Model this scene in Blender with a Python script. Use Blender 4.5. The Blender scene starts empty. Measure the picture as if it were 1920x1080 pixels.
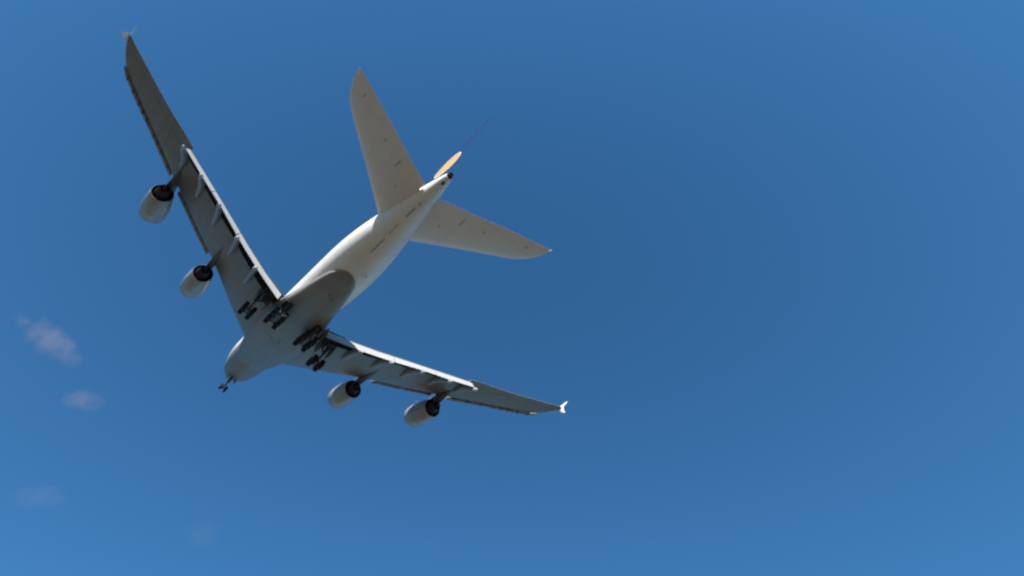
import bpy, bmesh, math, random
from mathutils import Vector, Matrix
R = math.radians
random.seed(7)
S = bpy.context.scene
COL = S.collection

# ------------------------------------------------------------------ camera
# plane frame: x aft of the nose, y starboard, z up; the whole frame is pitched nose-up
PITCH = R(33)
ROT = Matrix.Rotation(PITCH, 3, 'Y') @ Matrix.Rotation(R(9), 3, 'X')
CAM_P = Vector((106.63043788, -6.61174851, -43.97326619))      # camera in the plane's frame
ROWS = ((0.62511142, 0.71407483, 0.31175287),                  # camera right, down, forward
        (-0.46158454, 0.66121655, -0.58746852),
        (-0.62816246, 0.22187239, 0.74400315))
FPX = 956.54
CAM_W = Vector((0, 0, 1.7))
PLANE_LOC = CAM_W - ROT @ CAM_P
cam = bpy.data.cameras.new('camera'); co = bpy.data.objects.new('camera', cam); COL.objects.link(co)
r_, d_, f_ = (ROT @ Vector(v) for v in ROWS)
f_.normalize(); d_ = (d_ - f_ * d_.dot(f_)).normalized(); r_ = d_.cross(f_)
m = Matrix((r_, -d_, -f_)).transposed().to_4x4(); m.translation = CAM_W
co.matrix_world = m
cam.sensor_width = 36; cam.lens = FPX / 1920 * 36
cam.shift_x = 62.88 / 1920; cam.shift_y = -110.50 / 1920
cam.clip_start = .1; cam.clip_end = 200000
S.camera = co
cam.dof.use_dof = True; cam.dof.focus_distance = 9.0; cam.dof.aperture_fstop = 0.62
cam.dof.aperture_blades = 0

def ray(px, py):                                                # direction of a photo pixel
    v = Vector(((px - 897.1) / FPX, (py - 429.5) / FPX, 1))
    return (r_ * v.x + d_ * v.y + f_ * v.z).normalized()

# ------------------------------------------------------------------ sun and sky
SUN_AZ, SUN_EL = R(34), R(45)                                   # azimuth: aft of the port beam, in the plane's frame
sdir = ROT @ Vector((math.sin(SUN_AZ) * math.cos(SUN_EL), -math.cos(SUN_AZ) * math.cos(SUN_EL), math.sin(SUN_EL)))
sl = bpy.data.lights.new('sun', 'SUN'); so = bpy.data.objects.new('sun', sl); COL.objects.link(so)
sl.energy = 5.0; sl.angle = R(.53); sl.color = (1.0, .965, .92)
so.rotation_euler = sdir.to_track_quat('Z', 'Y').to_euler()
so.location = (0, 0, 400)
W = bpy.data.worlds.new('World'); S.world = W; W.use_nodes = True
nt = W.node_tree; bg = nt.nodes['Background']
sky = nt.nodes.new('ShaderNodeTexSky'); sky.sky_type = 'NISHITA'; sky.sun_disc = False
sky.sun_elevation = math.asin(sdir.z); sky.sun_rotation = math.atan2(sdir.x, sdir.y)
sky.air_density = 1.5; sky.dust_density = 0.0; sky.ozone_density = 7.5; sky.altitude = 1000
tint = nt.nodes.new('ShaderNodeMix'); tint.data_type = 'RGBA'; tint.blend_type = 'MULTIPLY'   # deep polarised blue
tint.inputs['Factor'].default_value = 1; tint.inputs['B'].default_value = (.80, 1.14, 1.14, 1)
nt.links.new(sky.outputs[0], tint.inputs['A']); nt.links.new(tint.outputs['Result'], bg.inputs[0]); bg.inputs[1].default_value = .086
S.view_settings.view_transform = 'Standard'; S.view_settings.look = 'None'
S.view_settings.exposure = .95; S.view_settings.gamma = 1; S.view_settings.use_curve_mapping = False
S.cycles.filter_width = 2.0
S.cycles.volume_step_rate = 1.0

# ------------------------------------------------------------------ materials
def mat(name):
    m = bpy.data.materials.new(name); m.use_nodes = True
    t = m.node_tree; return m, t, t.nodes['Principled BSDF']
def N(t, typ, **kw):
    n = t.nodes.new(typ)
    for k, v in kw.items(): setattr(n, k, v)
    return n
def math_(t, op, a, b=None, c=None):
    n = N(t, 'ShaderNodeMath', operation=op)
    for i, v in enumerate((a, b, c)):
        if v is None: continue
        if isinstance(v, (int, float)): n.inputs[i].default_value = v
        else: t.links.new(v, n.inputs[i])
    return n.outputs[0]
def paint(name, col, rough=.35, streak=.12, line=0.0, spec=.5, coat=.0, lx=2.1, ly=2.6, streak_dir=(.06, 1, 1)):
    """aircraft paint: soft grime drawn out along the airflow, faint panel joints"""
    m, t, b = mat(name)
    tc = N(t, 'ShaderNodeTexCoord'); o = tc.outputs['Object']
    mp = N(t, 'ShaderNodeMapping'); mp.inputs['Scale'].default_value = streak_dir
    t.links.new(o, mp.inputs[0])
    n1 = N(t, 'ShaderNodeTexNoise'); n1.inputs['Scale'].default_value = 1.6; n1.inputs['Detail'].default_value = 5; n1.inputs['Roughness'].default_value = .6
    t.links.new(mp.outputs[0], n1.inputs['Vector'])
    n2 = N(t, 'ShaderNodeTexNoise'); n2.inputs['Scale'].default_value = .22; n2.inputs['Detail'].default_value = 4
    t.links.new(o, n2.inputs['Vector'])
    k = math_(t, 'ADD', math_(t, 'MULTIPLY', math_(t, 'SUBTRACT', n1.outputs[0], .5), 1.6), math_(t, 'MULTIPLY', math_(t, 'SUBTRACT', n2.outputs[0], .5), 1.2))
    k = math_(t, 'ADD', math_(t, 'MULTIPLY', k, streak), 1.0)
    if line > 0:                                                # panel joints: thin darker lines on a grid
        sp = N(t, 'ShaderNodeSeparateXYZ'); t.links.new(o, sp.inputs[0])
        def joint(src, period):
            fr = math_(t, 'FRACT', math_(t, 'DIVIDE', src, period))
            return math_(t, 'LESS_THAN', math_(t, 'ABSOLUTE', math_(t, 'SUBTRACT', fr, .5)), .022)
        j = math_(t, 'MAXIMUM', joint(sp.outputs[0], lx), joint(sp.outputs[1], ly))
        k = math_(t, 'MULTIPLY', k, math_(t, 'SUBTRACT', 1.0, math_(t, 'MULTIPLY', j, line)))
    mx = N(t, 'ShaderNodeMix', data_type='RGBA', blend_type='MULTIPLY'); mx.inputs['Factor'].default_value = 1
    mx.inputs['A'].default_value = (*col, 1)
    cb = N(t, 'ShaderNodeCombineColor')
    for i in range(3): t.links.new(k, cb.inputs[i])
    t.links.new(cb.outputs[0], mx.inputs['B'])
    t.links.new(mx.outputs['Result'], b.inputs['Base Color'])
    b.inputs['Roughness'].default_value = rough
    b.inputs['Specular IOR Level'].default_value = spec
    b.inputs['Coat Weight'].default_value = coat; b.inputs['Coat Roughness'].default_value = .12
    return m
M = {
 'white': paint('white_paint', (.74, .728, .71), .5, .15, .10, spec=.35, lx=3.1, ly=40),
 'tail_white': paint('tail_white_paint', (.71, .675, .645), .42, .09, .05, lx=7.3, ly=3.3),
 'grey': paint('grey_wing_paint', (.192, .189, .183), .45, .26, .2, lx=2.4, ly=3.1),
 'belly': paint('grey_belly_paint', (.2, .197, .19), .45, .24, .18, lx=2.9, ly=60),
 'flap': paint('flap_paint', (.33, .33, .325), .42, .08, .05, lx=50, ly=3.3),
 'fairing': paint('fairing_paint', (.29, .29, .285), .42, .10, .05, lx=50, ly=50),
 'nacelle': paint('nacelle_paint', (.29, .29, .285), .40, .12, .10, coat=.2, lx=2.2, ly=60),
 'navy': paint('navy_fin_paint', (.005, .030, .11), .40, .05, 0, coat=.2),
 'yellow': paint('yellow_disc_paint', (.50, .335, .125), .45, .03, 0),
 'dark': paint('dark_cove_and_shade', (.045, .042, .042), .85, .3, 0, spec=.12),  # cove lining; on the gear wells this tone stands for shade
 'pylon': paint('pylon_paint', (.10, .10, .105), .5, .2, .1),
 'tyre': paint('tyre_rubber', (.018, .018, .02), .8, .3, 0, spec=.2),
 'steel': paint('gear_steel', (.09, .09, .095), .45, .3, 0),
 'seal': paint('hinge_seal', (.30, .275, .25), .6, .2, 0),
 'hub': paint('wheel_hub', (.15, .15, .155), .5, .2, 0),
 'alu': paint('bare_metal', (.45, .45, .46), .35, .15, 0),
 'hot': paint('exhaust_metal', (.028, .026, .03), .6, .4, 0, spec=.25),
 'mark': paint('soot_mark', (.12, .105, .09), .7, .3, 0),
}

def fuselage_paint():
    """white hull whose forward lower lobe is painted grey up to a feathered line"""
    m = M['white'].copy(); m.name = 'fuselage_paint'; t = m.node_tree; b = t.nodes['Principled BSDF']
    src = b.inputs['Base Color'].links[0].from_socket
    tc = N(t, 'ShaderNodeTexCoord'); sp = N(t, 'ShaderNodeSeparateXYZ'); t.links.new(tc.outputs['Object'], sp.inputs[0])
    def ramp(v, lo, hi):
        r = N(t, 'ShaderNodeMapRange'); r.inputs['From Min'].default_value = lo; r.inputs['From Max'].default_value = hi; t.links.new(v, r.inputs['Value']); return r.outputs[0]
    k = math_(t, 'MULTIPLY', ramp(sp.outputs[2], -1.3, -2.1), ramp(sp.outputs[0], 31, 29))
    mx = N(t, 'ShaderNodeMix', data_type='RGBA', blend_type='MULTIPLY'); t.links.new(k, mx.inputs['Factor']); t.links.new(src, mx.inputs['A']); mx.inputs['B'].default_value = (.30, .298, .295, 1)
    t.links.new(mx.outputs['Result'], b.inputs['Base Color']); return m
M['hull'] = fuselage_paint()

# ------------------------------------------------------------------ mesh helpers
def finish(name, bm, m, parent=None, angle=38, smooth=True):
    bmesh.ops.recalc_face_normals(bm, faces=bm.faces)
    me = bpy.data.meshes.new(name); bm.to_mesh(me); bm.free()
    if smooth:
        me.polygons.foreach_set('use_smooth', [True] * len(me.polygons))
        me.set_sharp_from_angle(angle=R(angle))
    o = bpy.data.objects.new(name, me); COL.objects.link(o)
    if m: me.materials.append(m)
    if parent is not None: o.parent = parent
    return o
def loft(bm, rings, close=True, caps=True):
    vs = [[bm.verts.new(p) for p in r] for r in rings]
    n = len(rings[0])
    for a, b in zip(vs[:-1], vs[1:]):
        for i in range(n if close else n - 1):
            j = (i + 1) % n
            bm.faces.new((a[i], a[j], b[j], b[i]))
    if caps and close:
        bm.faces.new(vs[0]); bm.faces.new(list(reversed(vs[-1])))
    return vs
def tube(bm, a, b, ra, rb=None, n=12):
    a, b = Vector(a), Vector(b); rb = ra if rb is None else rb
    q = (b - a).normalized().to_track_quat('Z', 'Y')
    ring = lambda c, r: [c + q @ Vector((r * math.cos(2 * math.pi * i / n), r * math.sin(2 * math.pi * i / n), 0)) for i in range(n)]
    loft(bm, [ring(a, ra), ring(b, rb)])
def box(bm, c, s, rot=None):
    c = Vector(c); vs = []
    for x in (-.5, .5):
        for y in (-.5, .5):
            for z in (-.5, .5):
                v = Vector((x * s[0], y * s[1], z * s[2]))
                if rot is not None: v = rot @ v
                vs.append(bm.verts.new(c + v))
    for f in ((0, 1, 3, 2), (4, 6, 7, 5), (0, 4, 5, 1), (2, 3, 7, 6), (0, 2, 6, 4), (1, 5, 7, 3)):
        bm.faces.new([vs[i] for i in f])
def lathe(bm, prof, c, n=48, tilt=0.0, axis='X', caps=False):
    """prof: (distance along axis, radius)"""
    c = Vector(c); rot = Matrix.Rotation(tilt, 3, 'Y'); rings = []
    for x, r in prof:
        rg = []
        for i in range(n):
            a = 2 * math.pi * i / n
            if axis == 'X': v = Vector((x, r * math.cos(a), r * math.sin(a)))
            else: v = Vector((r * math.cos(a), x, r * math.sin(a)))
            rg.append(c + rot @ v)
        rings.append(rg)
    loft(bm, rings, True, caps)
def tab(T, k):
    """piecewise-cubic (monotone) lookup in rows of (key, values...)"""
    xs = [t[0] for t in T]
    out = []
    for c in range(1, len(T[0])):
        ys = [t[c] for t in T]; n = len(xs)
        d = [(ys[i + 1] - ys[i]) / (xs[i + 1] - xs[i]) for i in range(n - 1)]
        g = [d[0]] + [0 if d[i - 1] * d[i] <= 0 else 2 * d[i - 1] * d[i] / (d[i - 1] + d[i]) for i in range(1, n - 1)] + [d[-1]]
        if k <= xs[0]: out.append(ys[0]); continue
        if k >= xs[-1]: out.append(ys[-1]); continue
        i = max(j for j in range(n - 1) if xs[j] <= k)
        h = xs[i + 1] - xs[i]; t = (k - xs[i]) / h
        out.append(ys[i] * (1 + 2 * t) * (1 - t) ** 2 + g[i] * h * t * (1 - t) ** 2 + ys[i + 1] * t * t * (3 - 2 * t) + g[i + 1] * h * t * t * (t - 1))
    return out
def lin(T, k):
    if k <= T[0][0]: return list(T[0][1:])
    for a, b in zip(T[:-1], T[1:]):
        if k <= b[0]:
            t = (k - a[0]) / (b[0] - a[0]); return [p + (q - p) * t for p, q in zip(a[1:], b[1:])]
    return list(T[-1][1:])

# ------------------------------------------------------------------ ground
def ground():
    bm = bmesh.new()
    rr = [0, 40, 120, 400, 1500, 6000, 25000, 70000]
    rings = [[(r * math.cos(2 * math.pi * i / 64), r * math.sin(2 * math.pi * i / 64), 0) for i in range(64)] for r in rr[1:]]
    vs = loft(bm, rings, True, False)
    bm.faces.new(vs[0])
    m, t, b = mat('dry_airfield_ground')
    tc = N(t, 'ShaderNodeTexCoord')
    n1 = N(t, 'ShaderNodeTexNoise'); n1.inputs['Scale'].default_value = .05; n1.inputs['Detail'].default_value = 8
    n2 = N(t, 'ShaderNodeTexNoise'); n2.inputs['Scale'].default_value = 2.5; n2.inputs['Detail'].default_value = 6
    for n in (n1, n2): t.links.new(tc.outputs['Object'], n.inputs['Vector'])
    cr = N(t, 'ShaderNodeValToRGB'); cr.color_ramp.elements[0].position = .3; cr.color_ramp.elements[1].position = .7
    cr.color_ramp.elements[0].color = (.125, .092, .061, 1); cr.color_ramp.elements[1].color = (.19, .142, .096, 1)
    t.links.new(math_(t, 'ADD', math_(t, 'MULTIPLY', n1.outputs[0], .7), math_(t, 'MULTIPLY', n2.outputs[0], .3)), cr.inputs[0])
    t.links.new(cr.outputs[0], b.inputs['Base Color']); b.inputs['Roughness'].default_value = .95; b.inputs['Specular IOR Level'].default_value = .1
    o = finish('ground', bm, m); o['kind'] = 'structure'
ground()

# ------------------------------------------------------------------ the airliner
air = bpy.data.objects.new('airliner', None); COL.objects.link(air)
air.location = PLANE_LOC; air.rotation_euler = ROT.to_euler()
air['label'] = 'white four engined airliner with grey wings and lowered landing gear flying overhead'
air['category'] = 'airplane'

# fuselage: x, half width, top z, bottom z
FUS = [(0, .02, -1.25, -1.3), (.25, .75, -.55, -1.95), (.8, 1.35, .05, -2.5), (1.8, 2.0, 1.0, -3.05), (3.2, 2.6, 2.1, -3.5),
       (5, 3.05, 3.1, -3.85), (7.5, 3.38, 3.85, -4.1), (10.5, 3.55, 4.15, -4.2), (13, 3.57, 4.2, -4.2), (45, 3.57, 4.2, -4.2),
       (48, 3.56, 4.2, -4.0), (51, 3.46, 4.2, -3.55), (54, 3.22, 4.18, -2.95), (57, 2.84, 4.12, -2.2), (60, 2.35, 4.0, -1.4),
       (63, 1.83, 3.85, -.55), (66, 1.3, 3.5, .3), (68.5, .86, 3.1, 1.02), (70.1, .54, 2.72, 1.5), (70.5, .42, 2.6, 1.7)]
def fus_ring(x, n=72):
    hw, zt, zb = tab(FUS, x)
    zc = zb + (zt - zb) * .47
    out = []
    for i in range(n):
        a = 2 * math.pi * i / n; c, s = math.cos(a), math.sin(a)
        z = zc + (zt - zc) * s if s > 0 else zc + (zc - zb) * s
        w = hw * (abs(c) ** (.96 if s < 0 else 1.0)) * (1 if c >= 0 else -1)
        out.append((x, w, z))
    return out
bm = bmesh.new()
xs = [0.0, .06, .14, .25, .4, .6, .8, 1.1, 1.4, 1.8, 2.4] + [3 + .5 * i for i in range(22)] + [14 + 1.5 * i for i in range(22)] + [46 + .5 * i for i in range(49)] + [70.2, 70.35, 70.5]
xs = sorted(set(xs))
loft(bm, [fus_ring(x) for x in xs])
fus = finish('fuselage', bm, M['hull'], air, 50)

# auxiliary power unit outlet at the tail tip
bm = bmesh.new()
lathe(bm, [(-.1, .40), (.25, .36), (.55, .33), (.55, .27), (.1, .22)], (70.38, 0, 2.15), 24, R(-10))
finish('tail_exhaust', bm, M['hot'], air)
bm = bmesh.new()                                                # dark inlet under the tail tip
box(bm, (69.75, 0, 1.37), (.5, .3, .12), Matrix.Rotation(R(-17), 3, 'Y'))
bmesh.ops.bevel(bm, geom=list(bm.edges), offset=.05, segments=2, affect='EDGES')
finish('drain_outlet', bm, M['dark'], air)

# belly fairing: x, half width, top z, bottom z
BF = [(12.5, 1.8, -2.9, -4.10), (16, 3.0, -2.6, -4.27), (20, 3.7, -2.4, -4.52), (24, 4.1, -2.3, -4.78), (28, 4.36, -2.2, -4.98), (33, 4.3, -2.2, -5.0),
      (36, 4.05, -2.3, -5.0), (39, 3.62, -2.4, -4.97), (42.5, 3.08, -2.5, -4.88), (45.5, 2.72, -2.6, -4.66), (47.5, 2.4, -2.6, -4.42), (49.5, 2.02, -2.6, -4.1), (50.8, 1.55, -2.6, -3.87), (51.6, 1.0, -2.6, -3.68), (52.0, .35, -2.8, -3.55)]
def bf_ring(x, n=48):
    hw, zt, zb = tab(BF, x); zc = (zt + zb) / 2; out = []
    for i in range(n):
        a = 2 * math.pi * i / n; c, s = math.cos(a), math.sin(a); e = 1.0 - .38 * max(0, min(1, (x - 13) / 13))
        out.append((x, hw * abs(c) ** e * (1 if c > 0 else -1), zc + (zt - zc) * abs(s) ** e * (1 if s > 0 else -1)))
    return out
bm = bmesh.new(); x0, x1 = BF[0][0], BF[-1][0]
loft(bm, [bf_ring(x0 + (x1 - x0) * (.5 - .5 * math.cos(math.pi * i / 70))) for i in range(71)])
belly = finish('belly_fairing', bm, M['belly'], air, 60)
def streak(name, pts, w, mt):
    """a thin raised seam along a line of points (x, y, z) on the hull"""
    bm = bmesh.new()
    for a, b in zip(pts[:-1], pts[1:]): tube(bm, a, b, w, w, 6)
    return finish(name, bm, mt, air)
fb = lambda x: tab(FUS, x)[2]
streak('keel_seam', [(x, -.12, fb(x) - .005) for x in (56.6, 57.6, 58.6, 59.4)], .05, M['mark'])
streak('keel_seam', [(x, -.2, fb(x) - .005) for x in (60.4, 61.3, 62.2)], .03, M['mark'])
streak('keel_seam', [(x, -.2, fb(x) - .005) for x in (63.6, 64.6, 65.2)], .06, M['mark'])
for x, y, z in ((65.9, -.15, fb(65.9)), (52.9, 1.8, -2.88), (28.9, -.9, -4.98), (29.3, .5, -4.98), (46.4, .9, -4.5), (46.9, .2, -4.45)):
    bm = bmesh.new()                                            # blade antenna: a little swept fin
    loft(bm, [[(x - .28, y, z + .05), (x, y + .05, z + .05), (x + .3, y, z + .05), (x, y - .05, z + .05)],
              [(x + .02, y, z - .36), (x + .14, y + .025, z - .36), (x + .28, y, z - .36), (x + .14, y - .025, z - .36)]])
    finish('blade_antenna', bm, M['mark'], air)

# ------------------------------------------------------------------ wings
LE = [(2.6, 19.3, -3.2), (4, 20.5, -2.9), (8, 23.2, -2.1), (12, 26.4, -1.35), (15, 29.0, -.8), (16.5, 29.9, -.55), (20, 32.2, 0.05), (24, 35.3, .65), (28, 38.5, 1.2),
      (32, 41.5, 1.95), (36, 44.3, 2.7), (37.8, 45.8, 3.05), (38.6, 46.9, 3.25), (39.1, 48.2, 3.4), (39.35, 49.6, 3.5)]
TE = [(2.6, 39.2, -3.55), (4, 39.6, -3.35), (8, 40.4, -2.85), (12, 41.4, -2.05), (14, 42.0, -1.6), (18, 43.1, -.8), (22, 44.4, .1), (26, 45.6, .95), (28, 46.4, 1.35), (30, 47.0, 1.72),
      (33, 48.3, 2.3), (36, 49.65, 2.95), (38, 50.5, 3.4), (38.8, 50.9, 3.55), (39.35, 51.2, 3.65)]
TC = [(2.6, .135), (8, .12), (14, .105), (26, .095), (39.4, .085)]
FLAP_TE = [(3.6, 39.6, -5.75), (4, 39.8, -5.6), (8, 41.1, -5.0), (12, 42.4, -4.2), (14, 43.1, -3.75), (18, 44.7, -2.85), (22, 46.0, -2.05), (25.7, 47.0, -1.05)]
SH = .87; LO = .742; FLAP_END = 25.75
def yt(u, tc): return 5 * tc * (.2969 * math.sqrt(max(u, 0)) - .126 * u - .3516 * u * u + .2843 * u ** 3 - .1036 * u ** 4)
def wpt(y, u, side):
    """point on the wing's skin: side +1 upper, -1 lower"""
    xl, zl = lin(LE, y); xt, zt = lin(TE, y); tc = lin(TC, y)[0]; c = xt - xl
    z = zl + (zt - zl) * u + .012 * c * math.sin(math.pi * u)
    t = yt(u, tc) * c
    return xl + c * u, z + (t * .92 if side > 0 else -t * 1.06)
def wing_ring(y, inboard, s):
    N1 = 18; pts = []
    ue = SH if inboard else 1.0; le = LO if inboard else .992
    for i in range(N1 + 1):
        u = ue * (1 - math.cos(math.pi / 2 * i / N1)) ; pts.append(wpt(y, u, 1))
    xl = lin(LE, y)[0]; c = lin(TE, y)[0] - xl
    xe, ze = pts[-1]
    if inboard:
        pts.append((xe - .03, ze - .05))
        xq, zq = wpt(y, LO + .012, 1); xb, zb = wpt(y, LO, -1)
        pts.append((xq, min(zq - .22, zq - .3 * (zq - zb)))); 
    else:
        pts.append((xe, ze - .035)); pts.append((xe - .06 * c / 6, ze - .05))
    for i in range(N1, 0, -1):
        u = le * (1 - math.cos(math.pi / 2 * i / N1)); pts.append(wpt(y, u, -1))
    return [(x, s * y, z) for x, z in pts]
SLATS = [(16.5, 20.45), (20.55, 24.75), (26.9, 30.0), (30.1, 32.6), (32.7, 35.5), (35.6, 38.45)]
TRACKS = [(17.0, 18.5, 19.2, 19.9), (21.5, 22.3, 23.1, 24.4), (27.8, 29.5), (30.5, 31.3), (33.1, 34.0, 34.9), (36.2, 37.5)]
FAIR = [(9.4, .62, 5.6), (13.75, .62, 6.0), (18.1, .55, 5.6), (22.1, .52, 5.2), (25.95, .48, 4.7)]

def flap_ring(y, s):
    xs_, zs_ = wpt(y, SH, 1); xt, zt = lin(FLAP_TE, y)
    ax = Vector((xs_ - .55, 0, zs_ - .24)); d = Vector((xt, 0, zt)) - ax; c = d.length; d.normalize()
    n = Vector((-d.z, 0, d.x))
    if n.z < 0: n = -n
    pts = []; K = 12
    def prof(u, side): 
        cam_ = .055 * math.sin(math.pi * min(1, u)) * c
        t = yt(u, .13) * c
        return ax + d * (u * c) + n * (cam_ + (t if side > 0 else -t * .75))
    for i in range(K + 1): pts.append(prof((1 - math.cos(math.pi * i / K)) / 2, 1))
    for i in range(K - 1, 0, -1): pts.append(prof((1 - math.cos(math.pi * i / K)) / 2, -1))
    return [(p.x, s * y, p.z) for p in pts], ax, d, c, n
def slat_ring(y, s):
    xl, zl = lin(LE, y); c = lin(TE, y)[0] - xl
    k = .62 + .38 * min(1, c / 12)
    prof = [(-.88, -.42), (-.84, -.54), (-.66, -.63), (-.3, -.62), (.16, -.52), (.15, -.47), (-.22, -.42), (-.34, -.2), (-.22, .08), (.1, .30), (.5, .44), (.3, .45), (-.15, .34), (-.55, .06), (-.8, -.24)]
    return [(xl + (px + .08) * k, s * y, zl + (pz + .17) * k) for px, pz in prof]

def make_wing(s):
    bm = bmesh.new()
    ys_in = [2.6 + (FLAP_END - 2.6) * i / 34 for i in range(35)]
    ys_out = [FLAP_END + .02 + (38 - FLAP_END) * i / 16 for i in range(17)] + [38.3, 38.6, 38.85, 39.1, 39.25, 39.35]
    loft(bm, [wing_ring(y, True, s) for y in ys_in] + [wing_ring(y, False, s) for y in ys_out])
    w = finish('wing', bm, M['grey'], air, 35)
    # dark cove behind the rear spar, in front of the flap
    bm = bmesh.new(); rings = []
    for i in range(30):
        y = 4.3 + (25.6 - 4.3) * i / 29
        xb, zb = wpt(y, LO, -1); xq, zq = wpt(y, LO + .012, 1); xe, ze = wpt(y, SH, 1)
        zt_ = min(zq - .22, zq - .3 * (zq - zb))
        rings.append([(xb + .02, s * y, zb + .02), (xq + .02, s * y, zt_ - .02), (xe - .5, s * y, ze - .14), (xe - .5, s * y, ze - .16), (xq + .06, s * y, zt_ - .07), (xb + .06, s * y, zb + .02)])
    loft(bm, rings)
    finish('flap_cove', bm, M['dark'], w, 30)
    for a, b in ((4.35, 14.0), (14.12, 19.9), (20.02, 25.7)):
        bm = bmesh.new(); n = 14
        loft(bm, [flap_ring(a + (b - a) * i / n, s)[0] for i in range(n + 1)])
        finish('flap', bm, M['flap'], w, 40)
    for (a, b), tr in zip(SLATS, TRACKS):
        bm = bmesh.new(); n = 8
        loft(bm, [slat_ring(a + (b - a) * i / n, s) for i in range(n + 1)])
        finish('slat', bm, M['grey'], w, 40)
        for y in tr:
            bm = bmesh.new(); xl, zl = lin(LE, y)
            box(bm, (xl + .0, s * y, zl - .40), (.66, .17, .14), Matrix.Rotation(R(-8), 3, 'Y'))
            bmesh.ops.bevel(bm, geom=list(bm.edges), offset=.03, segments=1, affect='EDGES')
            finish('slat_track', bm, M['pylon'], w)
    # flap track fairings: canoe under the wing whose tail droops with the flap
    for y, r, ln in FAIR:
        yy = min(y, 25.65); ring, ax, d, c, n = flap_ring(yy, 1)
        te = ax + d * c
        bm = bmesh.new(); rings = []
        hinge = Vector(wpt(yy, LO - .02, -1)[0:1] + (0,) + wpt(yy, LO - .02, -1)[1:2])
        x0 = hinge.x - ln * .62; z0 = wpt(yy, (x0 - lin(LE, yy)[0]) / (lin(TE, yy)[0] - lin(LE, yy)[0]), -1)[1]
        path = [(Vector((x0, 0, z0 + .05)), .05), (Vector((x0 + ln * .12, 0, z0 - .05)), .42), (Vector((x0 + ln * .3, 0, z0 - .16)), .78), (hinge + Vector((-ln * .12, 0, -.26)), 1.0),
                (hinge + Vector((.5, 0, -.42)), 1.0), (ax + d * (c * .45) - n * .42, .92), (ax + d * (c * .75) - n * .34, .74), (te - n * .2 + d * .05, .68), (te + d * .65 - n * .08, .5), (te + d * .95, .12)]
        for p, k in path:
            rr = []
            for i in range(16):
                a = 2 * math.pi * i / 16
                rr.append((p.x, s * y + r * .68 * k * math.cos(a), p.z + r * k * math.sin(a) * 1.15))
            rings.append(rr)
        loft(bm, rings); finish('flap_fairing', bm, M['fairing'], w, 60)
    # wing-tip fence, above and below the tip
    bm = bmesh.new()
    def frow(z, xa, xb, yoff, th):
        return [(xa, s * yoff, z), (xa + (xb - xa) * .35, s * (yoff + th), z), (xb, s * yoff, z), (xa + (xb - xa) * .35, s * (yoff - th), z)]
    loft(bm, [frow(2.65, 51.45, 51.9, 39.6, .03), frow(2.9, 50.9, 51.75, 39.56, .05), frow(3.3, 50.2, 51.55, 39.45, .07), frow(3.6, 49.8, 51.45, 39.42, .08), frow(3.9, 50.2, 51.5, 39.45, .07), frow(4.25, 50.8, 51.7, 39.55, .05), frow(4.7, 51.5, 51.9, 39.62, .03)])
    finish('wingtip_fence', bm, M['tail_white'], w, 2)
    # aileron hinge line: three aileron panels outlined by thin dark joints on the lower skin
    for a, b in ((26.1, 29.9), (30.05, 33.9), (34.05, 37.6)):
        bm = bmesh.new(); top = []; bot = []
        for i in range(9):
            y = a + (b - a) * i / 8
            x, z = wpt(y, .75, -1); top.append((x, s * y, z - .004)); x2, z2 = wpt(y, .765, -1); bot.append((x2, s * y, z2 - .004))
        rings = [[t, q, (q[0], q[1], q[2] + .06), (t[0], t[1], t[2] + .06)] for t, q in zip(top, bot)]
        loft(bm, rings); finish('aileron_joint', bm, M['pylon'], w, 20)
    return w
wings = [make_wing(-1), make_wing(1)]

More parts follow.
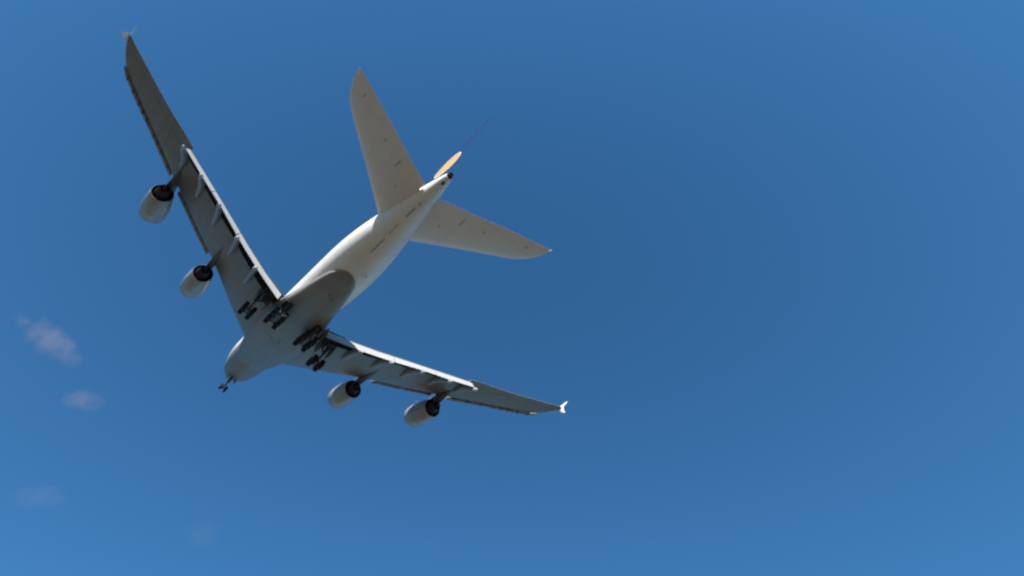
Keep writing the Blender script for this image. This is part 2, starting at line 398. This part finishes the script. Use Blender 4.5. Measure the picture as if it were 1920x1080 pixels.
# ------------------------------------------------------------------ engines
def make_engine(y, xr, z, k=1.0):
    """xr: plane of the fan nozzle"""
    tilt = R(-2.0); c = (xr, y, z); s = 1 if y > 0 else -1
    bm = bmesh.new()
    L = 6.1
    outer = [(-L + .12, 1.42), (-L + .02, 1.50), (-L, 1.56), (-L + .06, 1.63), (-L + .25, 1.70), (-L + .7, 1.78), (-L + 1.5, 1.83), (-L + 2.6, 1.84), (-3.0, 1.82), (-2.0, 1.75), (-1.0, 1.63), (-.35, 1.53), (0, 1.47)]
    inner = [(0, 1.44), (-.6, 1.46), (-1.6, 1.5)]
    lathe(bm, [(x, r * k) for x, r in outer + inner], c, 56, tilt)
    e = finish('engine', bm, M['nacelle'], air, 50)
    bm = bmesh.new()                                            # polished inlet lip inner barrel, fan
    lathe(bm, [(-L + .12, 1.415 * k), (-L + .5, 1.38 * k), (-L + 1.6, 1.46 * k), (-L + 1.7, .3), (-L + 1.0, .02)], c, 40, tilt)
    finish('fan', bm, M['hot'], e, 30)
    bm = bmesh.new()                                            # bypass duct floor, dark
    lathe(bm, [(-.03, 1.435 * k), (-1.5, 1.47 * k), (-1.6, .9 * k)], c, 40, tilt)
    finish('bypass_duct', bm, M['dark'], e, 30)
    bm = bmesh.new()                                            # core cowl, nozzle lip and plug
    lathe(bm, [(-1.55, 1.05 * k), (-.6, 1.06 * k), (0.1, .98 * k), (.75, .80 * k), (1.25, .64 * k), (1.25, .60 * k), (.6, .62 * k), (.3, .42 * k)], c, 40, tilt)
    finish('core_nozzle', bm, M['hot'], e, 30)
    bm = bmesh.new()
    lathe(bm, [(.2, .40 * k), (.9, .40 * k), (1.5, .26 * k), (1.95, .08 * k), (2.0, .01)], c, 32, tilt)
    finish('exhaust_plug', bm, M['hot'], e, 40)
    # pylon: blade from the nacelle's crown back to the wing's underside
    bm = bmesh.new(); ay = abs(y)
    def zlow(x): 
        xl = lin(LE, ay)[0]; ct = lin(TE, ay)[0] - xl; u = (x - xl) / ct
        return wpt(ay, max(u, .0), -1)[1] if u > 0 else None
    xl, zl = lin(LE, ay); rows = []
    def prow(x, z0, z1, h):
        return [(x, y - h, z0), (x, y + h, z0), (x, y + h, z1), (x, y - h, z1)]
    zt = z + 1.6 * k
    rows.append(prow(xr - 4.6, zt + .05, zt + .25, .08))
    rows.append(prow(xr - 3.2, zt - .1, zt + .62, .34))
    rows.append(prow(xr - 1.5, zt - .4, zl + .05 - .25 * max(0, (xl - xr + 1.5)) * .3, .42))
    rows.append(prow(xr, zt - .75, zl + .05, .42))
    xm = max(xl + .6, xr + .6)
    rows.append(prow(xm, zt - .72, zlow(xm) + .3, .40))
    xe = xl + (lin(TE, ay)[0] - xl) * .34
    rows.append(prow((xm + xe) / 2, (zt - .5 + zlow(xe)) / 2 - .12, zlow((xm + xe) / 2) + .25, .34))
    rows.append(prow(xe, zlow(xe) - .12, zlow(xe) + .2, .22))
    xf = xl + (lin(TE, ay)[0] - xl) * .46
    rows.append(prow(xf, zlow(xf) - .01, zlow(xf) + .2, .04))
    loft(bm, rows)
    bmesh.ops.bevel(bm, geom=[ed for ed in bm.edges if abs(ed.verts[0].co.x - ed.verts[1].co.x) > .3], offset=.07, segments=2, affect='EDGES')
    finish('pylon', bm, M['pylon'], e, 50)
    for sx in (-1, 1):                                          # strakes on the nacelle's shoulders
        bm = bmesh.new(); a = R(48)
        for q in (0,):
            p = lambda x, r: (xr + x, y + sx * r * k * math.cos(a), z + r * k * math.sin(a))
            loft(bm, [[p(-5.0, 1.75), p(-3.6, 1.80), p(-3.6, 2.12), p(-4.2, 2.02)], [(v[0], v[1], v[2] + .05) for v in (p(-5.0, 1.75), p(-3.6, 1.80), p(-3.6, 2.12), p(-4.2, 2.02))]])
        finish('strake', bm, M['nacelle'], e)
    bm = bmesh.new()                                            # cowl joints: a fan-cowl ring and the keel split
    lathe(bm, [(-3.42, 1.80 * k), (-3.42, 1.842 * k), (-3.36, 1.842 * k), (-3.36, 1.80 * k)], c, 56, tilt)
    lathe(bm, [(-5.2, 1.74 * k), (-5.2, 1.802 * k), (-5.15, 1.806 * k), (-5.15, 1.74 * k)], c, 56, tilt)
    finish('cowl_joint', bm, M['pylon'], e, 30)
    bm = bmesh.new()                                            # drain mast under the cowl
    box(bm, (xr - 3.4, y + .1, z - 1.86 * k), (.42, .22, .12))
    bmesh.ops.bevel(bm, geom=list(bm.edges), offset=.03, segments=1, affect='EDGES')
    finish('drain_mast', bm, M['mark'], e)
    return e
for y in (-25.75, -14.95, 14.95, 25.75):
    if abs(y) > 20: make_engine(y, 36.3, -1.6, .98)
    else: make_engine(y, 28.0, -3.0, 1.0)

# ------------------------------------------------------------------ tail
TLE = [(0, 56.5, 1.3), (3, 59.1, 1.62), (8, 63.1, 2.35), (11, 65.35, 2.8), (12.5, 66.5, 3.0), (13.4, 67.3, 3.12), (14.1, 68.2, 3.22), (14.6, 69.15, 3.29), (14.95, 70.3, 3.33), (15.18, 71.9, 3.36)]
TTE = [(0, 67.1, 1.55), (2, 67.75, 1.75), (6, 69.1, 2.25), (9, 70.15, 2.65), (12, 71.1, 3.0), (15, 72.05, 3.36), (15.18, 72.3, 3.38)]
def tail_pt(y, u, sd, th=.10):
    xl, zl = lin(TLE, y); xt, zt = lin(TTE, y); c = xt - xl
    return xl + c * u, zl + (zt - zl) * u + sd * yt(u, th) * c
def tp_ring(y, s, u0, u1, K=12):
    pts = []
    for i in range(K + 1):
        u = u0 + (u1 - u0) * ((1 - math.cos(math.pi / 2 * i / K)) if u0 == 0 else i / K); pts.append(tail_pt(y, u, 1))
    for i in range(K, -1, -1):
        u = u0 + (u1 - u0) * ((1 - math.cos(math.pi / 2 * i / K)) if u0 == 0 else i / K)
        if i == 0 and u0 == 0: continue
        x, z = tail_pt(y, u, -1); pts.append((x, z - .004))
    return [(x, s * y, z) for x, z in pts]
for s in (-1, 1):
    ys = [.4 + (13.0 - .4) * i / 24 for i in range(25)] + [13.3, 13.6, 13.9, 14.2, 14.5, 14.75, 14.95, 15.1, 15.18]
    bm = bmesh.new(); loft(bm, [tp_ring(y, s, 0, .703) for y in ys])
    tp = finish('tailplane', bm, M['tail_white'], air, 40)
    for a, b in ((1.3, 7.6), (7.612, 15.0)):
        bm = bmesh.new(); loft(bm, [tp_ring(a + (b - a) * i / 16, s, .7045, 1.0, 8) for i in range(17)])
        finish('elevator', bm, M['tail_white'], tp, 40)
    for y, u, l in ((5.2, .70, 1.2), (8.0, .69, .6), (3.6, .55, .3), (12.9, .66, .8)):
        bm = bmesh.new(); xa, za = tail_pt(y, u - .03, -1)      # hinge covers and access panels
        xb, zb = tail_pt(y, min(.98, u - .03 + l / 7), -1)
        tube(bm, (xa, s * y, za + .0), ((xa + xb) / 2, s * y, (za + zb) / 2 - .06), .025, .05, 8); tube(bm, ((xa + xb) / 2, s * y, (za + zb) / 2 - .06), (xb, s * y, zb), .05, .02, 8)
        finish('hinge_cover', bm, M['seal'], tp)

FLE = [(3.0, 53.4), (4.2, 54.8), (17.3, 67.3)]
def fin_ch(z):
    xl = 54.8 + (z - 4.2) * (67.0 - 54.8) / 13.1; xt = 68.0 + (z - 4.2) * (71.6 - 68.0) / 13.1
    if z > 16.6: xl += (z - 16.6) ** 2 * 1.6
    return xl, xt
def fin_half(x, z):
    xl, xt = fin_ch(z); return yt(max(0, min(1, (x - xl) / (xt - xl))), .080) * (xt - xl)
def fin_ring(z, u0, u1, K=14):
    xl, xt = fin_ch(z); c = xt - xl; pts = []
    sp = lambda i: u0 + (u1 - u0) * ((1 - math.cos(math.pi / 2 * i / K)) if u0 == 0 else i / K)
    for i in range(K + 1): pts.append((xl + c * sp(i), yt(sp(i), .080) * c + .003, z))
    for i in range(K, -1, -1):
        if i == 0 and u0 == 0: continue
        pts.append((xl + c * sp(i), -yt(sp(i), .080) * c - .003, z))
    return pts
zs = [3.2 + .67 * i for i in range(20)] + [16.4, 16.8, 17.05, 17.25, 17.35]
bm = bmesh.new(); loft(bm, [fin_ring(z, 0, .705) for z in zs]); fin = finish('tail_fin', bm, M['navy'], air, 40)
for a, b in ((3.9, 9.3), (9.36, 16.9)):
    bm = bmesh.new(); loft(bm, [fin_ring(a + (b - a) * i / 10, .71, 1.0, 8) for i in range(11)]); finish('rudder', bm, M['navy'], fin, 40)
DC = (66.3, 9.0); DR = 2.3
def disc(name, r0, r1, mt, off):
    for s in (-1, 1):
        bm = bmesh.new(); rings = []
        for j in range(9):
            r = r0 + (r1 - r0) * j / 8; rg = []
            for i in range(64):
                a = 2 * math.pi * i / 64; x = DC[0] + r * math.cos(a); z = DC[1] + r * math.sin(a)
                rg.append((x, s * (fin_half(x, z) + off), z))
            rings.append(rg)
        vs = loft(bm, rings, True, False)
        if r0 < .02: bm.faces.new(vs[0])
        finish(name, bm, mt, fin, 60)
disc('tail_emblem', .01, DR, M['yellow'], .03)
disc('emblem_ring', DR, DR + .13, M['tail_white'], .03)

# ------------------------------------------------------------------ landing gear
def wheel_prof(r, w):
    h = w / 2
    return [(-h * .55, .02), (-h * .55, r * .45), (-h * .85, r * .52), (-h, r * .72), (-h * .92, r * .9), (-h * .6, r * .985), (0, r), (h * .6, r * .985), (h * .92, r * .9), (h, r * .72), (h * .85, r * .52), (h * .55, r * .45), (h * .55, .02)]
def wheel(parent, c, r=.75, w=.66):
    bm = bmesh.new(); lathe(bm, wheel_prof(r, w), c, 28, 0, 'Y')
    wv = finish('wheel', bm, M['tyre'], parent, 50)
    wv.data.materials.append(M['hub'])                          # hubs are bare metal
    for f in wv.data.polygons:
        v = f.center - Vector(c)
        if math.hypot(v.x, v.z) < r * .5: f.material_index = 1
def gear(kind, x, y, z, axles, track, strut_top, braces, doors, tiltb=0.0):
    bm = bmesh.new()
    zb = lambda ax: z + math.sin(tiltb) * -(ax - 0)
    if len(axles) > 1: tube(bm, (x + axles[0], y, zb(axles[0])), (x + axles[-1], y, zb(axles[-1])), .27, .27)
    for a in axles: tube(bm, (x + a, y - track / 2, zb(a)), (x + a, y + track / 2, zb(a)), .16)
    t = Vector(strut_top); b = Vector((x, y, z)); mid = b.lerp(t, .45)
    tube(bm, b, mid, .15); tube(bm, mid, t, .26, .30, 16)
    for p, q, r in braces: tube(bm, p, q, r)
    tube(bm, b.lerp(t, .1) + Vector((.42, 0, .1)), b.lerp(t, .52) + Vector((.3, 0, 0)), .06)
    g = finish(kind, bm, M['steel'], air)
    for a in axles:
        for s in (-1, 1):
            if kind == 'nose_gear': wheel(g, (x + a, y + s * track / 2, zb(a)), .60, .42)
            else: wheel(g, (x + a, y + s * track / 2, zb(a)))
    for pts, th in doors:
        bm = bmesh.new(); v = [Vector(p) for p in pts]; n = (v[1] - v[0]).cross(v[2] - v[0]).normalized() * th
        loft(bm, [[p for p in v], [p + n for p in v]]); 
        bmesh.ops.bevel(bm, geom=list(bm.edges), offset=.02, segments=1, affect='EDGES')
        finish('gear_door', bm, M['pylon'], g)
    return g
gear('nose_gear', 4.9, 0, -6.05, (0,), .95, (5.5, 0, -3.6), [((5.25, 0, -4.9), (7.1, 0, -3.9), .08)],
     [([(4.6, s * .62, -3.75), (6.9, s * .62, -3.95), (6.8, s * .95, -4.75), (4.8, s * .95, -4.6)], .05) for s in (-1, 1)])
for s in (-1, 1):
    gear('wing_gear', 33.6, s * 6.3, -6.3, (-.87, .87), 1.32, (34.5, s * 6.45, -2.7),
         [((34.1, s * 6.35, -4.6), (34.7, s * 4.5, -3.4), .13), ((34.2, s * 6.38, -4.2), (36.6, s * 6.4, -3.1), .10), ((34.5, s * 6.4, -3.6), (32.6, s * 6.3, -3.3), .09)],
         [([(33.2, s * 7.0, -3.3), (36.3, s * 7.1, -3.3), (35.9, s * 6.95, -5.2), (33.9, s * 6.9, -5.3)], .06),
          ([(34.3, s * 4.6, -4.5), (37.0, s * 4.6, -4.5), (36.8, s * 5.0, -5.8), (34.6, s * 5.0, -5.8)], .06)], R(6))
    gear('body_gear', 36.9, s * 2.68, -6.3, (-1.7, 0, 1.7), 1.52, (37.7, s * 2.7, -4.4),
         [((37.3, s * 2.7, -5.3), (40.2, s * 2.7, -4.8), .12), ((37.5, s * 2.7, -5.0), (37.4, s * 1.2, -4.9), .10)],
         [([(38.2, s * 3.75, -4.9), (41.4, s * 3.6, -4.9), (41.2, s * 3.95, -5.9), (38.5, s * 4.05, -5.9)], .06)], R(4))
    # open wells behind the legs: flat dark plates on the skin, painting in their inner shade
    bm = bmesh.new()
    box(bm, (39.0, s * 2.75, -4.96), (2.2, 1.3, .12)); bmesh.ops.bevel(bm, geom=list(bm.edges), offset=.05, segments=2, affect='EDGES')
    finish('gear_well_shade', bm, M['dark'], air)
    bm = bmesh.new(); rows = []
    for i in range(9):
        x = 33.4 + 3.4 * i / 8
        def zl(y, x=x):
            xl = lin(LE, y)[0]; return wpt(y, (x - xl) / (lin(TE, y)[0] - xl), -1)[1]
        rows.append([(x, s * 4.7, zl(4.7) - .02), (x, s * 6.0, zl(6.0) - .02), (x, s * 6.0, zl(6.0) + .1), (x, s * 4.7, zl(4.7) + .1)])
    loft(bm, rows); finish('gear_well_shade', bm, M['dark'], air, 20)

# ------------------------------------------------------------------ clouds: small wisps far off
def cloud(px, py, dist, sx, sy, rot, dens, seed, label):
    p = CAM_W + ray(px, py) * dist
    bm = bmesh.new(); bmesh.ops.create_icosphere(bm, subdivisions=4, radius=1)
    o = finish('cloud', bm, None, None)
    # long axis lies across the sightline, tilted by rot; thickness like its height
    f = ray(px, py); u = (r_ * math.cos(rot) + d_ * math.sin(rot)); u = (u - f * u.dot(f)).normalized(); v = f.cross(u)
    mm = Matrix((u * sx, v * sy, f * (sx + sy) * .5)).transposed().to_4x4(); mm.translation = p
    o.matrix_world = mm
    m = bpy.data.materials.new('cloud_vapour'); m.use_nodes = True; t = m.node_tree
    t.nodes.remove(t.nodes['Principled BSDF'])
    pv = N(t, 'ShaderNodeVolumePrincipled'); pv.inputs['Color'].default_value = (1, .66, .46, 1); pv.inputs['Anisotropy'].default_value = .2
    tc = N(t, 'ShaderNodeTexCoord'); ob = tc.outputs['Object']
    ln_ = N(t, 'ShaderNodeVectorMath', operation='LENGTH'); t.links.new(ob, ln_.inputs[0])
    mp = N(t, 'ShaderNodeMapping'); mp.inputs['Location'].default_value = (seed * 3.7, seed * 1.3, seed); mp.inputs['Scale'].default_value = (1.5 * sx / sy, 1.5, 1.5)
    t.links.new(ob, mp.inputs[0])
    no = N(t, 'ShaderNodeTexNoise'); no.inputs['Scale'].default_value = 1.0; no.inputs['Detail'].default_value = 6; no.inputs['Roughness'].default_value = .6
    t.links.new(mp.outputs[0], no.inputs['Vector'])
    d = math_(t, 'SUBTRACT', math_(t, 'ADD', math_(t, 'MULTIPLY', no.outputs[0], 1.9), .05), math_(t, 'MULTIPLY', ln_.outputs['Value'], 1.15))
    d = math_(t, 'MULTIPLY', math_(t, 'MAXIMUM', d, 0), dens)
    t.links.new(d, pv.inputs['Density']); t.links.new(pv.outputs[0], t.nodes['Material Output'].inputs['Volume'])
    o.data.materials.append(m)
    o['label'] = label; o['category'] = 'cloud'; o['group'] = 'small clouds low in the sky'
D = 2600; P = D / FPX
cloud(97, 640, D, 60 * P, 23 * P, R(36), 0.0019, 1.0, 'longest pale cloud wisp slanting down beside the left edge')
cloud(153, 750, D, 32 * P, 19 * P, R(14), 0.002, 2.3, 'small pale puff of cloud just below the longest slanting wisp')
cloud(74, 932, D, 40 * P, 20 * P, R(5), 0.00065, 4.1, 'faint dim cloud smudge low by the left edge, below the puffs')
cloud(380, 1002, D, 30 * P, 22 * P, R(10), 0.00055, 5.6, 'faintest cloud smudge near the bottom edge, straight below the nose')
